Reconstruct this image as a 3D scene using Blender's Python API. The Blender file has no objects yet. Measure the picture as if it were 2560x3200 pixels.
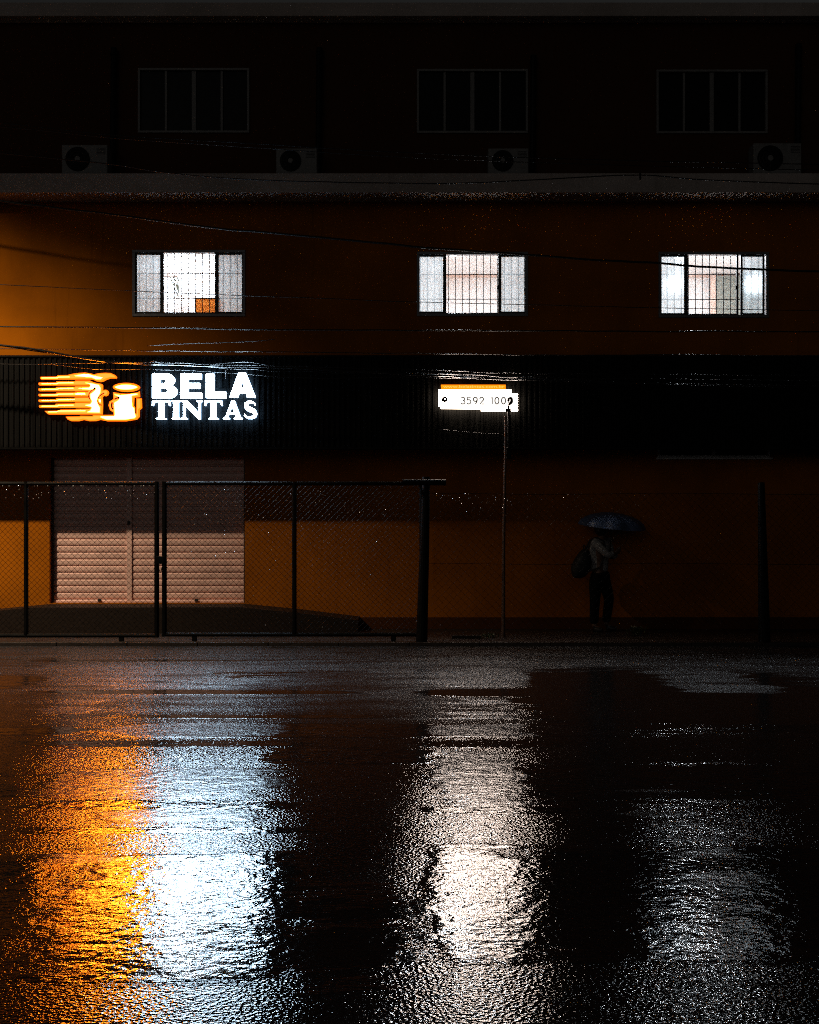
import bpy, bmesh, math, random
from mathutils import Vector, Matrix, noise
from mathutils.geometry import tessellate_polygon
random.seed(7)
S = bpy.context.scene
C = S.collection
F, CX, HY, CZ, CD = 3900.0, 1280.0, 1640.0, 1.67, 20.0   # lens in photo pixels, horizon, camera height, camera to facade
R = math.radians

def P(px, py, d):            # a point seen at (px,py) standing d metres from the camera
    return Vector(((px - CX) / F * d, d - CD, CZ - (py - HY) / F * d))
def PX(px, y=0.0): return (px - CX) / F * (CD + y)
def PZ(py, y=0.0): return CZ - (py - HY) / F * (CD + y)

# ------------------------------------------------------------------ object helpers
def tag(o, label=None, cat=None, group=None, kind=None):
    if label: o['label'] = label
    if cat: o['category'] = cat
    if group: o['group'] = group
    if kind: o['kind'] = kind
    return o
def empty(name, loc=(0, 0, 0), label=None, cat=None, group=None):
    o = bpy.data.objects.new(name, None); C.objects.link(o)
    o.location = loc
    o.empty_display_size = .1
    tag(o, label, cat, group)
    return o
def link_mesh(name, me, mats, parent=None, smooth=False):
    o = bpy.data.objects.new(name, me); C.objects.link(o)
    for m in (mats if isinstance(mats, (list, tuple)) else [mats]):
        me.materials.append(m)
    if smooth:
        for p in me.polygons: p.use_smooth = True
    if parent:
        o.parent = parent
        o.matrix_parent_inverse = Matrix.Translation(-Vector(parent.location))
    return o
def obj(name, bm, mats, parent=None, smooth=False):
    me = bpy.data.meshes.new(name); bm.normal_update(); bm.to_mesh(me); bm.free()
    return link_mesh(name, me, mats, parent, smooth)
def BM(): return bmesh.new()
def box(bm, x0, x1, y0, y1, z0, z1, bev=0, mi=0):
    v = [bm.verts.new(c) for c in ((x0,y0,z0),(x1,y0,z0),(x1,y1,z0),(x0,y1,z0),(x0,y0,z1),(x1,y0,z1),(x1,y1,z1),(x0,y1,z1))]
    fs = [bm.faces.new([v[i] for i in q]) for q in ((3,2,1,0),(4,5,6,7),(0,1,5,4),(1,2,6,5),(2,3,7,6),(3,0,4,7))]
    for f in fs: f.material_index = mi
    if bev:
        es = list({e for f in fs for e in f.edges})
        bmesh.ops.bevel(bm, geom=es, offset=bev, segments=2, affect='EDGES', profile=.5)
def tube(bm, pts, r, n=8, cap=True, mi=0):
    pts = [Vector(p) for p in pts]
    rs = r if isinstance(r, (list, tuple)) else [r] * len(pts)
    rings = []
    up = None
    for i, p in enumerate(pts):
        t = (pts[min(i + 1, len(pts) - 1)] - pts[max(i - 1, 0)]).normalized()
        if up is None:
            up = Vector((0, 0, 1)) if abs(t.z) < .9 else Vector((0, 1, 0))
        a = t.cross(up).normalized(); b = a.cross(t).normalized(); up = b
        rings.append([bm.verts.new(p + (a * math.cos(k * 2 * math.pi / n) + b * math.sin(k * 2 * math.pi / n)) * rs[i]) for k in range(n)])
    for i in range(len(rings) - 1):
        for k in range(n):
            f = bm.faces.new((rings[i][k], rings[i][(k + 1) % n], rings[i + 1][(k + 1) % n], rings[i + 1][k])); f.material_index = mi
    if cap:
        bm.faces.new(rings[0][::-1]).material_index = mi; bm.faces.new(rings[-1]).material_index = mi
def cyl(bm, c, axis, r, h, n=20, mi=0):
    a = Vector(axis).normalized() * h / 2
    tube(bm, [Vector(c) - a, Vector(c) + a], r, n, mi=mi)
def ball(bm, c, r, sub=2, sc=(1, 1, 1)):
    res = bmesh.ops.create_icosphere(bm, subdivisions=sub, radius=r)
    for v in res['verts']:
        v.co = Vector((v.co.x * sc[0], v.co.y * sc[1], v.co.z * sc[2])) + Vector(c)
def prism(bm, poly, y0, y1, mi=0):
    """poly of (x,z) extruded from y0 (front) to y1 (back)"""
    a = [bm.verts.new((x, y0, z)) for x, z in poly]; b = [bm.verts.new((x, y1, z)) for x, z in poly]
    f = bm.faces.new(a); g = bm.faces.new(b[::-1])
    fs = [f, g]
    n = len(poly)
    for i in range(n):
        fs.append(bm.faces.new((a[i], b[i], b[(i + 1) % n], a[(i + 1) % n])))
    for q in fs: q.material_index = mi
    bmesh.ops.recalc_face_normals(bm, faces=fs)
    return f
def wall_panel(bm, x0, x1, z0, z1, y0, y1, holes):
    """wall slab with rectangular openings (x0,x1,z0,z1)"""
    xs = sorted({x0, x1, *[h[0] for h in holes], *[h[1] for h in holes]})
    zs = sorted({z0, z1, *[h[2] for h in holes], *[h[3] for h in holes]})
    V = {}
    def v(x, y, z):
        k = (round(x, 5), y, round(z, 5))
        if k not in V: V[k] = bm.verts.new((x, y, z))
        return V[k]
    def solid(i, j):
        if i < 0 or j < 0 or i >= len(xs) - 1 or j >= len(zs) - 1: return False
        cx, cz = (xs[i] + xs[i + 1]) / 2, (zs[j] + zs[j + 1]) / 2
        return not any(h[0] < cx < h[1] and h[2] < cz < h[3] for h in holes)
    for i in range(len(xs) - 1):
        for j in range(len(zs) - 1):
            if not solid(i, j): continue
            a, b, c, d = xs[i], xs[i + 1], zs[j], zs[j + 1]
            bm.faces.new((v(a, y0, c), v(b, y0, c), v(b, y0, d), v(a, y0, d)))
            bm.faces.new((v(a, y1, d), v(b, y1, d), v(b, y1, c), v(a, y1, c)))
            if not solid(i - 1, j): bm.faces.new((v(a, y0, c), v(a, y0, d), v(a, y1, d), v(a, y1, c)))
            if not solid(i + 1, j): bm.faces.new((v(b, y0, d), v(b, y0, c), v(b, y1, c), v(b, y1, d)))
            if not solid(i, j - 1): bm.faces.new((v(b, y0, c), v(a, y0, c), v(a, y1, c), v(b, y1, c)))
            if not solid(i, j + 1): bm.faces.new((v(a, y0, d), v(b, y0, d), v(b, y1, d), v(a, y1, d)))

# ------------------------------------------------------------------ materials
class N:
    def __init__(s, name):
        s.m = bpy.data.materials.new(name); s.m.use_nodes = True
        s.t = s.m.node_tree; s.t.nodes.clear()
        s.out = s.add('ShaderNodeOutputMaterial')
    def add(s, kind, inp=None, **kw):
        n = s.t.nodes.new(kind)
        for k, v in kw.items(): setattr(n, k, v)
        for k, v in (inp or {}).items(): s.set(n.inputs[k], v)
        return n
    def set(s, sock, v):
        if isinstance(v, bpy.types.NodeSocket): s.t.links.new(v, sock)
        elif hasattr(v, 'outputs'): s.t.links.new(v.outputs[0], sock)
        else: sock.default_value = v
    def pos(s, scale=(1, 1, 1)):
        g = s.add('ShaderNodeNewGeometry')
        m = s.add('ShaderNodeMapping', {'Vector': g.outputs['Position'], 'Scale': scale})
        return m.outputs[0]
    def obj_pos(s, scale=(1, 1, 1)):
        g = s.add('ShaderNodeTexCoord')
        m = s.add('ShaderNodeMapping', {'Vector': g.outputs['Object'], 'Scale': scale})
        return m.outputs[0]
    def noise(s, vec, scale, detail=3, rough=.5):
        return s.add('ShaderNodeTexNoise', {'Vector': vec, 'Scale': scale, 'Detail': detail, 'Roughness': rough}).outputs[0]
    def math(s, op, a, b=0.0, c=None, clamp=False):
        n = s.add('ShaderNodeMath', operation=op, use_clamp=clamp)
        s.set(n.inputs[0], a); s.set(n.inputs[1], b)
        if c is not None: s.set(n.inputs[2], c)
        return n.outputs[0]
    def maprange(s, v, a, b, c, d, smooth=False):
        n = s.add('ShaderNodeMapRange', {'Value': v, 'From Min': a, 'From Max': b, 'To Min': c, 'To Max': d})
        if smooth: n.interpolation_type = 'SMOOTHSTEP'
        return n.outputs[0]
    def mix(s, f, a, b):
        n = s.add('ShaderNodeMix', data_type='RGBA')
        s.set(n.inputs[0], f)
        s.set(n.inputs[6], a); s.set(n.inputs[7], b)
        return n.outputs[2]
    def bump(s, h, dist, strength=1.0, normal=None):
        n = s.add('ShaderNodeBump', {'Height': h, 'Distance': dist, 'Strength': strength})
        if 'Filter Width' in n.inputs: n.inputs['Filter Width'].default_value = .05
        if normal is not None: s.set(n.inputs['Normal'], normal)
        return n.outputs[0]
    def pbr(s, **kw):
        inp = {k.replace('_', ' '): v for k, v in kw.items()}
        b = s.add('ShaderNodeBsdfPrincipled', inp)
        s.t.links.new(b.outputs[0], s.out.inputs[0])
        return s.m
    def surf(s, o):
        s.t.links.new(o.outputs[0] if hasattr(o, 'outputs') else o, s.out.inputs[0]); return s.m

def col(r, g, b): return (r, g, b, 1)
def plain(name, c, rough=.5, metal=0, spec=.5, var=.25, sc=12, bump=0.0):
    n = N(name)
    t = n.noise(n.obj_pos(), sc, 4, .6)
    f = n.maprange(t, .3, .7, 1 - var, 1 + var)
    mul = n.add('ShaderNodeVectorMath', operation='SCALE'); n.set(mul.inputs[0], c[:3]); n.set(mul.inputs['Scale'], f)
    kw = dict(Base_Color=mul.outputs[0], Roughness=n.maprange(t, .3, .7, rough * .8, min(1, rough * 1.2)), Metallic=metal, Specular_IOR_Level=spec)
    if bump: kw['Normal'] = n.bump(t, bump)
    return n.pbr(**kw)
def emit(name, c, st, sample=True):
    n = N(name)
    e = n.add('ShaderNodeEmission', {'Color': c, 'Strength': st})
    n.surf(e)
    return n.m

def plaster(name, c, dark, stain=.5):
    n = N(name)
    p = n.pos()
    big = n.noise(p, .7, 5, .6)
    streak = n.noise(n.pos((5, 5, .35)), 1.6, 4, .6)
    fine = n.noise(p, 60, 3, .6)
    f = n.math('MULTIPLY', n.maprange(big, .35, .65, 0, 1), stain)
    c1 = n.mix(f, c, dark)
    c2 = n.mix(n.maprange(streak, .55, .8, 0, stain, True), c1, dark)
    return n.pbr(Base_Color=c2, Roughness=n.maprange(streak, .4, .7, .8, .6), Specular_IOR_Level=.0, Normal=n.bump(fine, .0025))

M = {}
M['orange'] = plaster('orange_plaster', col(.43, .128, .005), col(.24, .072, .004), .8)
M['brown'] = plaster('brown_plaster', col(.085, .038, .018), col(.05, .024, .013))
M['slab'] = plaster('white_slab_paint', col(.52, .45, .41), col(.27, .23, .20), .6)
M['inside'] = plaster('cream_interior_paint', col(.84, .82, .80), col(.82, .79, .77), .2)
M['inside_warm'] = plaster('warm_interior_paint', col(.85, .81, .79), col(.83, .79, .76), .2)
M['concrete'] = plain('dark_wet_concrete', col(.015, .009, .006), .65, spec=.2, bump=.004, sc=25)
M['black'] = plain('black_steel', col(.002, .002, .002), .5, 0, .12)
M['black_wire'] = plain('black_galvanised_wire', col(.004, .004, .004), .5, 0, .08)
M['dull_wire'] = plain('dull_rusty_wire', col(.006, .005, .004), .7, 0, .1)
M['cable'] = plain('black_rubber_cable', col(.008, .008, .008), .36, 0, .22)
M['alu'] = plain('grey_aluminium', col(.15, .15, .16), .38, .3)
M['alu_dark'] = plain('dim_grey_aluminium', col(.12, .12, .125), .45, .3)
M['stile'] = plain('dark_bronze_aluminium', col(.022, .020, .019), .5, .2)
M['rust'] = plain('rusty_galvanised_pipe', col(.14, .075, .045), .35, .5, var=.5, sc=30)
M['shutter'] = plain('pinkish_painted_steel_slats', col(.82, .54, .47), .45, .1, var=.12, sc=5)
M['ac'] = plain('aged_white_enamel', col(.18, .175, .165), .5)
M['glass_dark'] = plain('dark_window_glass', col(.003, .003, .003), .3, 0, .12, var=.05)
M['orange_board'] = plain('orange_board', col(.70, .20, .01), .5)
M['door_grey'] = plain('grey_green_door_paint', col(.21, .22, .19), .6)
M['door_white'] = plain('white_door_paint', col(.9, .9, .9), .4)
M['wood_trim'] = plain('light_wood_trim', col(.66, .48, .40), .5)
M['leaf'] = plain('dark_leaf', col(.012, .02, .008), .5)
M['weed'] = plain('wet_weed_leaf', col(.05, .06, .02), .35)

def tube_lamp():
    return emit('fluorescent_light', col(.74, .87, 1.0), 230)
M['tube'] = tube_lamp(); M['globe'] = emit('frosted_globe_light', col(.80, .90, 1.0), 22)

def reeded():
    n = N('reeded_glass')
    x = n.pos((1, 0, 0))
    w1 = n.noise(n.pos((1, .0, .02)), 95, 3, .7)
    w2 = n.noise(n.pos((1, .0, .01)), 9, 2, .5)
    st = n.maprange(n.math('ADD', n.math('MULTIPLY', w1, .75), n.math('MULTIPLY', w2, .25)), .38, .62, .82, 1.0)
    cc = n.add('ShaderNodeCombineColor', {0: n.math('MULTIPLY', st, .93), 1: n.math('MULTIPLY', st, .98), 2: st}).outputs[0]
    bmp = n.bump(w1, .004)
    tr = n.add('ShaderNodeBsdfTranslucent', {'Color': cc, 'Normal': bmp})
    rf = n.add('ShaderNodeBsdfRefraction', {'Color': cc, 'Roughness': .62, 'IOR': 1.10, 'Normal': bmp})
    gl = n.add('ShaderNodeBsdfGlossy', {'Color': col(.6, .6, .6), 'Roughness': .15})
    tp = n.add('ShaderNodeBsdfTransparent', {'Color': cc})
    m1 = n.add('ShaderNodeMixShader', {0: .82}); n.set(m1.inputs[1], tr); n.set(m1.inputs[2], rf)
    m2 = n.add('ShaderNodeMixShader', {0: .10}); n.set(m2.inputs[1], m1); n.set(m2.inputs[2], tp)
    m3 = n.add('ShaderNodeMixShader', {0: .05}); n.set(m3.inputs[1], m2); n.set(m3.inputs[2], gl)
    return n.surf(m3)
M['reeded'] = reeded()

def corrugated():
    n = N('black_corrugated_sheet')
    p = n.pos((9, 9, .25))
    s = n.noise(p, 1.3, 4, .65)
    fine = n.noise(n.pos(), 40, 3)
    c = n.mix(n.maprange(s, .4, .7, 0, 1), col(.0015, .0015, .0015), col(.005, .0049, .0048))
    return n.pbr(Base_Color=c, Roughness=n.maprange(s, .35, .65, .45, .7), Specular_IOR_Level=.10, Normal=n.bump(fine, .001))
M['corr'] = corrugated()

# emissive faces of the signs
M['white_light'] = emit('cool_white_sign_light', col(.58, .80, 1.0), 85.0)
M['amber_rim'] = emit('amber_edge_light', col(1.0, .12, .003), 3.0)
M['amber_fill'] = emit('amber_face_light', col(1.0, .075, .008), 7)
M['amber_core'] = emit('pale_amber_tube_light', col(1.0, .25, .010), 125.0)
M['warm_white_light'] = emit('warm_white_sign_light', col(1.0, .80, .68), 75.0)
M['number_light'] = emit('dim_white_number_light', col(1.0, .93, .85), 1.5)
M['white_side'] = emit('cool_white_letter_return', col(.38, .66, 1.0), 18)
M['warm_side'] = emit('warm_white_box_return', col(1.0, .80, .60), 12.0)
M['amber_strip'] = emit('amber_strip_light', col(1.0, .20, .003), 1.9)
M['amber_text'] = emit('pale_amber_lettering', col(1.0, .45, .08), 1.6)
M['ink'] = plain('black_sign_ink', col(.004, .004, .004), .8, spec=.0)
M['ink_thin'] = plain('grey_sign_ink', col(.02, .018, .016), .8, spec=.0)

# wet road: attribute 'puddle' says where water stands
def wet_road(name, use_attr=True, base=(.006, .006, .0065)):
    n = N(name)
    p = n.pos()
    edge = n.noise(n.pos((.35, 1.7, 1)), 2.0, 6, .66)
    edge2 = n.noise(n.pos((.4, 1.8, 1)), 8, 4, .65)
    if use_attr:
        a = n.add('ShaderNodeAttribute', attribute_name='puddle').outputs['Fac']
    else:
        a = n.maprange(n.noise(n.pos((.4, .9, 1)), .8, 3, .5), .3, .7, .0, .75)
    w = n.math('ADD', a, n.math('MULTIPLY', n.math('SUBTRACT', edge, .5), 1.25))
    w = n.math('ADD', w, n.math('MULTIPLY', n.math('SUBTRACT', edge2, .5), .35))
    mask = n.maprange(w, .44, .60, 0, 1, True)
    if use_attr:
        fl = n.math('ADD', n.add('ShaderNodeAttribute', attribute_name='film').outputs['Fac'], n.math('MULTIPLY', n.math('SUBTRACT', edge, .5), 1.6))
        film = n.maprange(fl, .45, .62, 0, 1, True)
    else:
        film = n.maprange(edge2, .45, .6, 0, .8, True)
    # the asphalt is worn coarse towards the kerb
    sep = n.add('ShaderNodeSeparateXYZ', {0: p})
    kerbw = n.maprange(n.math('ADD', sep.outputs[1], n.math('MULTIPLY', edge2, 1.2)), -9.5, -3.4, 0, .44)
    kerbw = n.math('MULTIPLY', kerbw, n.maprange(edge, .38, .62, .55, 1.15))
    # grit of the asphalt
    g1 = n.add('ShaderNodeTexVoronoi', {'Vector': p, 'Scale': 56.0, 'Randomness': 1.0}).outputs['Distance']
    g2 = n.noise(p, 85, 2, .6)
    grit = n.math('ADD', n.math('MULTIPLY', g1, .9), n.math('MULTIPLY', g2, .55))
    calm = n.math('MAXIMUM', mask, n.math('MULTIPLY', film, .85))
    grit_h = n.math('MULTIPLY', grit, n.math('SUBTRACT', 1.0, calm))
    n1 = n.bump(grit_h, .0015)
    # gentle ripple on the standing water
    r1 = n.noise(n.pos((1, 1.15, 1)), 22, 3, .55)
    r2 = n.noise(n.pos((1, 1, 1)), 7, 2, .5)
    rip = n.math('ADD', n.math('MULTIPLY', r1, .42), n.math('MULTIPLY', r2, .75))
    rip = n.math('MULTIPLY', rip, calm)
    n2 = n.bump(rip, .0066, 1.0, n1)
    big = n.noise(p, 1.1, 4, .6)
    c = n.mix(n.maprange(g1, .0, .6, 0, 1), col(*base), col(base[0] * 2.8, base[1] * 2.6, base[2] * 2.4))
    rough = n.mix(mask, n.math('ADD', n.maprange(big, .35, .65, .05, .09), kerbw), col(.06, .06, .06))
    rough = n.mix(film, rough, n.math('ADD', .18, n.math('MULTIPLY', kerbw, .7)))
    return n.pbr(Base_Color=c, Roughness=rough, IOR=1.36, Specular_IOR_Level=.5, Normal=n2)
M['road'] = wet_road('wet_asphalt')
M['pavement'] = wet_road('wet_pavement', False, (.012, .010, .009))

# ------------------------------------------------------------------ the setting
KY = -2.32      # kerb line in front of the facade
ROADZ = -.05
puddles = [  # photo areas of standing water: x0,x1,y0,y1,strength
    (1540, 2750, 2085, 2295, .85), (1330, 1640, 2082, 2150, .8), (330, 1700, 2262, 2306, 1.0),
    (300, 860, 2400, 2492, .82), (760, 1460, 2330, 2395, .72), (1330, 2750, 2385, 2510, .85),
    (150, 940, 2655, 3065, 1.0), (820, 1380, 2740, 3090, .62), (1320, 1700, 2625, 3050, .85),
    (1560, 2800, 2640, 3035, 1.0), (-300, 120, 2650, 3050, .8), (300, 840, 2535, 2575, .75), (-200, 300, 2270, 2300, .8),
    (60, 1000, 2314, 2334, 1.0), (60, 950, 2500, 2530, 1.0), (100, 1000, 2584, 2606, 1.0), (1300, 1750, 2154, 2178, 1.0), (1300, 1750, 2312, 2338, 1.0), (100, 1100, 2156, 2170, .95), (1300, 1800, 2520, 2545, .9), (60, 900, 2060, 2068, .8), (300, 1250, 2232, 2246, .9),
    (520, 1250, 2090, 2125, .5), (700, 1300, 2015, 2050, .42), (-300, 300, 2050, 2090, .45),
    (-300, 160, 2105, 2160, .7), (1330, 1650, 2170, 2260, .45), (-300, 250, 2400, 2520, .5)]
def groundpt(px, py):
    d = F * (CZ - ROADZ) / (py - HY); return ((px - CX) / F * d, d - CD)
blobs = []
for x0, x1, y0, y1, s in puddles:
    ym = (y0 + y1) / 2
    _, yb = groundpt(0, y0); _, ya = groundpt(0, y1)
    xa, _ = groundpt(x0, ym); xb, _ = groundpt(x1, ym)
    blobs.append(((xa + xb) / 2, (ya + yb) / 2, (xb - xa) / 2, (yb - ya) / 2, s))
films = [(330, 900, 2262, 2306, 1.0), (1340, 1660, 2262, 2306, 1.0), (100, 880, 2395, 2498, 1.0), (1350, 1640, 2338, 2515, .95), (300, 850, 2530, 2578, .9),
    (1330, 1660, 2082, 2150, .9), (2040, 2420, 2085, 2175, .75), (1350, 1650, 2180, 2260, .5), (100, 320, 2180, 2250, .6), (80, 900, 2120, 2150, .6), (100, 860, 2030, 2060, .5),
    (430, 540, 2660, 3100, .35), (2060, 2420, 2400, 3060, .5), (1370, 1470, 2780, 3120, .5), (100, 420, 2640, 2700, .6)]
fblobs = []
for x0, x1, y0, y1, s in films:
    ym = (y0 + y1) / 2
    _, yb = groundpt(0, y0); _, ya = groundpt(0, y1)
    xa, _ = groundpt(x0, ym); xb, _ = groundpt(x1, ym)
    fblobs.append(((xa + xb) / 2, (ya + yb) / 2, (xb - xa) / 2, (yb - ya) / 2, s))
def puddle_at(x, y, blobs=blobs):
    v = 0
    for cx, cy, rx, ry, s in blobs:
        r = (abs((x - cx) / rx) ** 4 + abs((y - cy) / ry) ** 4) ** .25
        v = max(v, s * max(0, min(1, (1.42 - r) / .85)))
    return v
def road():
    ys = []
    y = KY
    while y > -17.2:
        ys.append(y); d = CD + y
        y -= max(.012, d * d / (F * (CZ - ROADZ)) * 5)
    ys += [-18, -20, -24, -30, -45]
    xs = [-60, -30, -18, -12, -9.5] + [-8 + i * .1 for i in range(161)] + [9.5, 12, 18, 30, 60]
    bm = BM()
    rows = [[bm.verts.new((x, y, ROADZ)) for x in xs] for y in ys]
    for i in range(len(ys) - 1):
        for j in range(len(xs) - 1):
            bm.faces.new((rows[i][j + 1], rows[i][j], rows[i + 1][j], rows[i + 1][j + 1]))
    o = obj('road', bm, M['road'])
    at = o.data.attributes.new('puddle', 'FLOAT', 'POINT')
    at.data.foreach_set('value', [puddle_at(x, y) if y > -17.3 and abs(x) < 9 else .35 for y in ys for x in xs])
    at = o.data.attributes.new('film', 'FLOAT', 'POINT')
    at.data.foreach_set('value', [puddle_at(x, y, fblobs) if y > -17.3 and abs(x) < 9 else .2 for y in ys for x in xs])
    for p_ in o.data.polygons:
        if p_.normal.z < 0: o.data.flip_normals(); break
    tag(o, kind='structure')
road()
bm = BM(); box(bm, -60, 60, KY + .12, 30, -.5, 0.0); tag(obj('pavement', bm, M['pavement']), kind='structure')
bm = BM()
x = -60
while x < 60:
    box(bm, x + .004, x + .996, KY, KY + .117, -.4, .004, .008); x += 1.0
tag(obj('kerb', bm, M['pavement']), kind='structure')
bm = BM(); box(bm, -300, 300, -300, 300, -.9, -.52); tag(obj('ground', bm, M['concrete']), kind='structure')

# ------------------------------------------------------------------ the building
B = empty('shop_building', (0, 0, 0), 'three storey shop building with orange lower walls, pale floor bands and three lit windows', 'building')
XW = 16.0
AY = -.8                      # face of the corrugated fascia
def hole(x0, x1, y0, y1): return (PX(x0), PX(x1), PZ(y1), PZ(y0))
shutter_h = hole(155, 765, 1430, 1885)
low_win = (PX(2055), PX(2405), PZ(1430), 3.45)
mid = [(414, 767, 781, 989), (1303, 1650, 787, 988), (2058, 2403, 787, 993)]
mid_h = [hole(*m) for m in mid]
top = [(432, 780, 214, 416), (1303, 1650, 217, 417), (2051, 2398, 219, 418)]
UY = .02                      # upper storey stands back a little
top_h = [(PX(a, UY), PX(b, UY), PZ(d, UY), PZ(c, UY)) for a, b, c, d in top]
SZ0, SZ1 = PZ(602, -.55), PZ(541, -.55)
RZ0, RZ1 = PZ(50, -.22), PZ(7, -.22)
bm = BM(); wall_panel(bm, -XW, XW, 0, 4.0, 0, .2, [shutter_h, low_win]); obj('lower_wall', bm, M['orange'], B)
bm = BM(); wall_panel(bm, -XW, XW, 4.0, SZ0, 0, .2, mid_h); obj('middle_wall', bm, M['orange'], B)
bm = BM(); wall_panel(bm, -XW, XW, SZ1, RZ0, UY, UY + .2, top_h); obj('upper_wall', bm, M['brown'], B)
bm = BM(); box(bm, -XW - .1, XW + .1, -.55, 6, SZ0, SZ1, .01); obj('floor_slab', bm, M['slab'], B)
bm = BM(); box(bm, -XW - .1, XW + .1, -.22, 6, RZ0, RZ1, .01); obj('roof_slab', bm, M['slab'], B)
bm = BM(); box(bm, -XW - .1, XW + .1, -.06, UY - .002, PZ(71), PZ(63), .006); obj('drip_rail', bm, M['slab'], B)
bm = BM()
box(bm, -XW, -XW + .2, .21, 6, 0, RZ0); box(bm, XW - .2, XW, .21, 6, 0, RZ0); box(bm, -XW, XW, 5.8, 6, 0, RZ0)
obj('side_wall', bm, M['brown'], B)
# corrugated fascia and its soffit
AZ0, AZ1 = PZ(1398, AY), PZ(1117, AY)
bm = BM()
prof = []
x = -XW
pitch = .082
while x < XW:
    prof += [(x, 0), (x + pitch * .42, 0), (x + pitch * .54, -.02), (x + pitch * .88, -.02)]
    x += pitch
lo = [bm.verts.new((a, AY + b, AZ0)) for a, b in prof]; hi = [bm.verts.new((a, AY + b, AZ1)) for a, b in prof]
for i in range(len(prof) - 1): bm.faces.new((lo[i], lo[i + 1], hi[i + 1], hi[i]))
obj('corrugated_fascia', bm, M['corr'], B)
bm = BM()
box(bm, -XW, XW, AY + .01, -.01, AZ0 + .004, AZ0 + .04); box(bm, -XW, XW, AY - .035, -.01, AZ1 + .003, AZ1 + .03)
obj('awning_deck', bm, M['corr'], B)
bm = BM(); box(bm, -XW, XW, AY - .03, AY + .008, AZ0 - .03, AZ0 - .001); obj('awning_edge_trim', bm, M['black'], B)
# plinth
bm = BM(); box(bm, PX(1010), XW, -.03, -.003, 0, .19, .004); obj('plinth', bm, plaster('dark_plinth_paint', col(.10, .035, .01), col(.05, .02, .01)), B)

# roller shutter
sx0, sx1, sz0, sz1 = shutter_h
sh = empty('roller_shutter'); sh.parent = B
bm = BM(); z = sz0 + .03; pit = .108
pts = []
while z < sz1:
    for dz, dy in ((0, .0), (.018, .020), (.030, .022), (.042, .004), (.062, 0), (.088, 0)):
        if z + dz < sz1: pts.append((z + dz, dy))
    z += pit
def slats(bm, xa, xb):
    a = [bm.verts.new((xa, .14 + dy, z)) for z, dy in pts]; b = [bm.verts.new((xb, .14 + dy, z)) for z, dy in pts]
    for i in range(len(pts) - 1): bm.faces.new((a[i], b[i], b[i + 1], a[i + 1]))
gx = PX(399)
slats(bm, sx0 + .03, gx - .045)
obj('slat_curtain', bm, M['shutter'], sh)
bm = BM(); slats(bm, gx + .045, sx1 - .03); obj('slat_curtain', bm, M['shutter'], sh)
bm = BM(); box(bm, gx - .042, gx + .042, .115, .185, sz0, sz1, .004); obj('centre_post', bm, M['shutter'], sh)
for q in (sx0, sx1 - .028):
    bm = BM(); box(bm, q, q + .028, .10, .19, sz0, sz1); obj('guide_rail', bm, M['stile'], sh)
bm = BM(); box(bm, sx0 + .03, gx - .045, .12, .165, sz0, sz0 + .035, .004); box(bm, gx + .045, sx1 - .03, .12, .165, sz0, sz0 + .035, .004); obj('bottom_bar', bm, M['shutter'], sh)
for px in (306, 611):
    bm = BM(); box(bm, PX(px) - .03, PX(px) + .03, .095, .119, sz0 + .02, sz0 + .065, .005); obj('lock', bm, M['stile'], sh)
bm = BM(); box(bm, sx0 - .2, sx1 + .2, .24, .26, sz0 - .1, sz1 + .1); obj('backing_panel', bm, M['stile'], sh)
for px in (268, 500, 640):     # little rivets seen as dark dots would be lost; keep the splice plate only
    pass
bm = BM(); box(bm, PX(396) - .012, PX(396) + .03, .098, .1145, PZ(1640), PZ(1628), .003); obj('latch', bm, M['stile'], sh)

# windows of the middle storey: (left pane, opening, right pane) from the photograph
def window(hz, panes, opening, py, lit, name='window'):
    x0, x1, z0, z1 = hz
    w = empty(name); w.parent = B
    fr = BM(); t = .045
    for a in ((x0, x1, z0, z0 + t), (x0, x1, z1 - t, z1), (x0, x0 + t, z0 + t, z1 - t), (x1 - t, x1, z0 + t, z1 - t)):
        box(fr, a[0], a[1], -.018, .08, a[2], a[3], .003)
    obj('frame', fr, M['alu'], w)
    for (a, b) in panes:
        sb = BM(); s = .024
        za, zb = z0 + t + .001, z1 - t - .001
        a0, b0 = PX(a) - s, PX(b) + s
        a0, b0 = max(a0, x0 + t * .9), min(b0, x1 - t * .9)
        for q in ((a0, b0, za, za + .03), (a0, b0, zb - .03, zb)):
            box(sb, q[0], q[1], .004, .034, q[2], q[3], .002)
        box(sb, a0 - .001, PX(a) + .006, .003, .035, za, zb); box(sb, PX(b) - .006, b0 + .001, .003, .035, za, zb)
        obj('sash', sb, M['alu'] if False else M['stile'], w)
        pb = BM(); box(pb, PX(a) + .004, PX(b) - .004, .017, .021, za + .028, zb - .028); obj('pane', pb, M['reeded'], w)
    ob = BM()
    for a, b in opening: box(ob, PX(a), PX(b), -.004, .05, z0 + t + .001, z1 - t + .006, .002)
    box(ob, PX(opening[0][1]), PX(opening[1][0]), -.002, .06, z0 + t, PZ(py[1]), .002)
    obj('stile', ob, M['stile'], w)
    hb = BM(); hx = PX(opening[lit][0 if lit else 1]); box(hb, hx - .02, hx + .014, -.02, -.002, PZ(905), PZ(892), .004); obj('latch', hb, M['stile'], w)
    gb = BM(); xs = PX(opening[0][1] + 7); st = 22.05 / F * CD
    k0 = -int((xs - x0) / st)
    xx = xs + k0 * st
    while xx < x1 - .02:
        box(gb, xx - .006, xx + .006, .125, .137, z0, z1); xx += st
    for pz in py[2:]: box(gb, x0, x1, .138, .146, PZ(pz) - .006, PZ(pz) + .006)
    obj('security_grille', gb, M['stile'], w)
    return w
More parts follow.
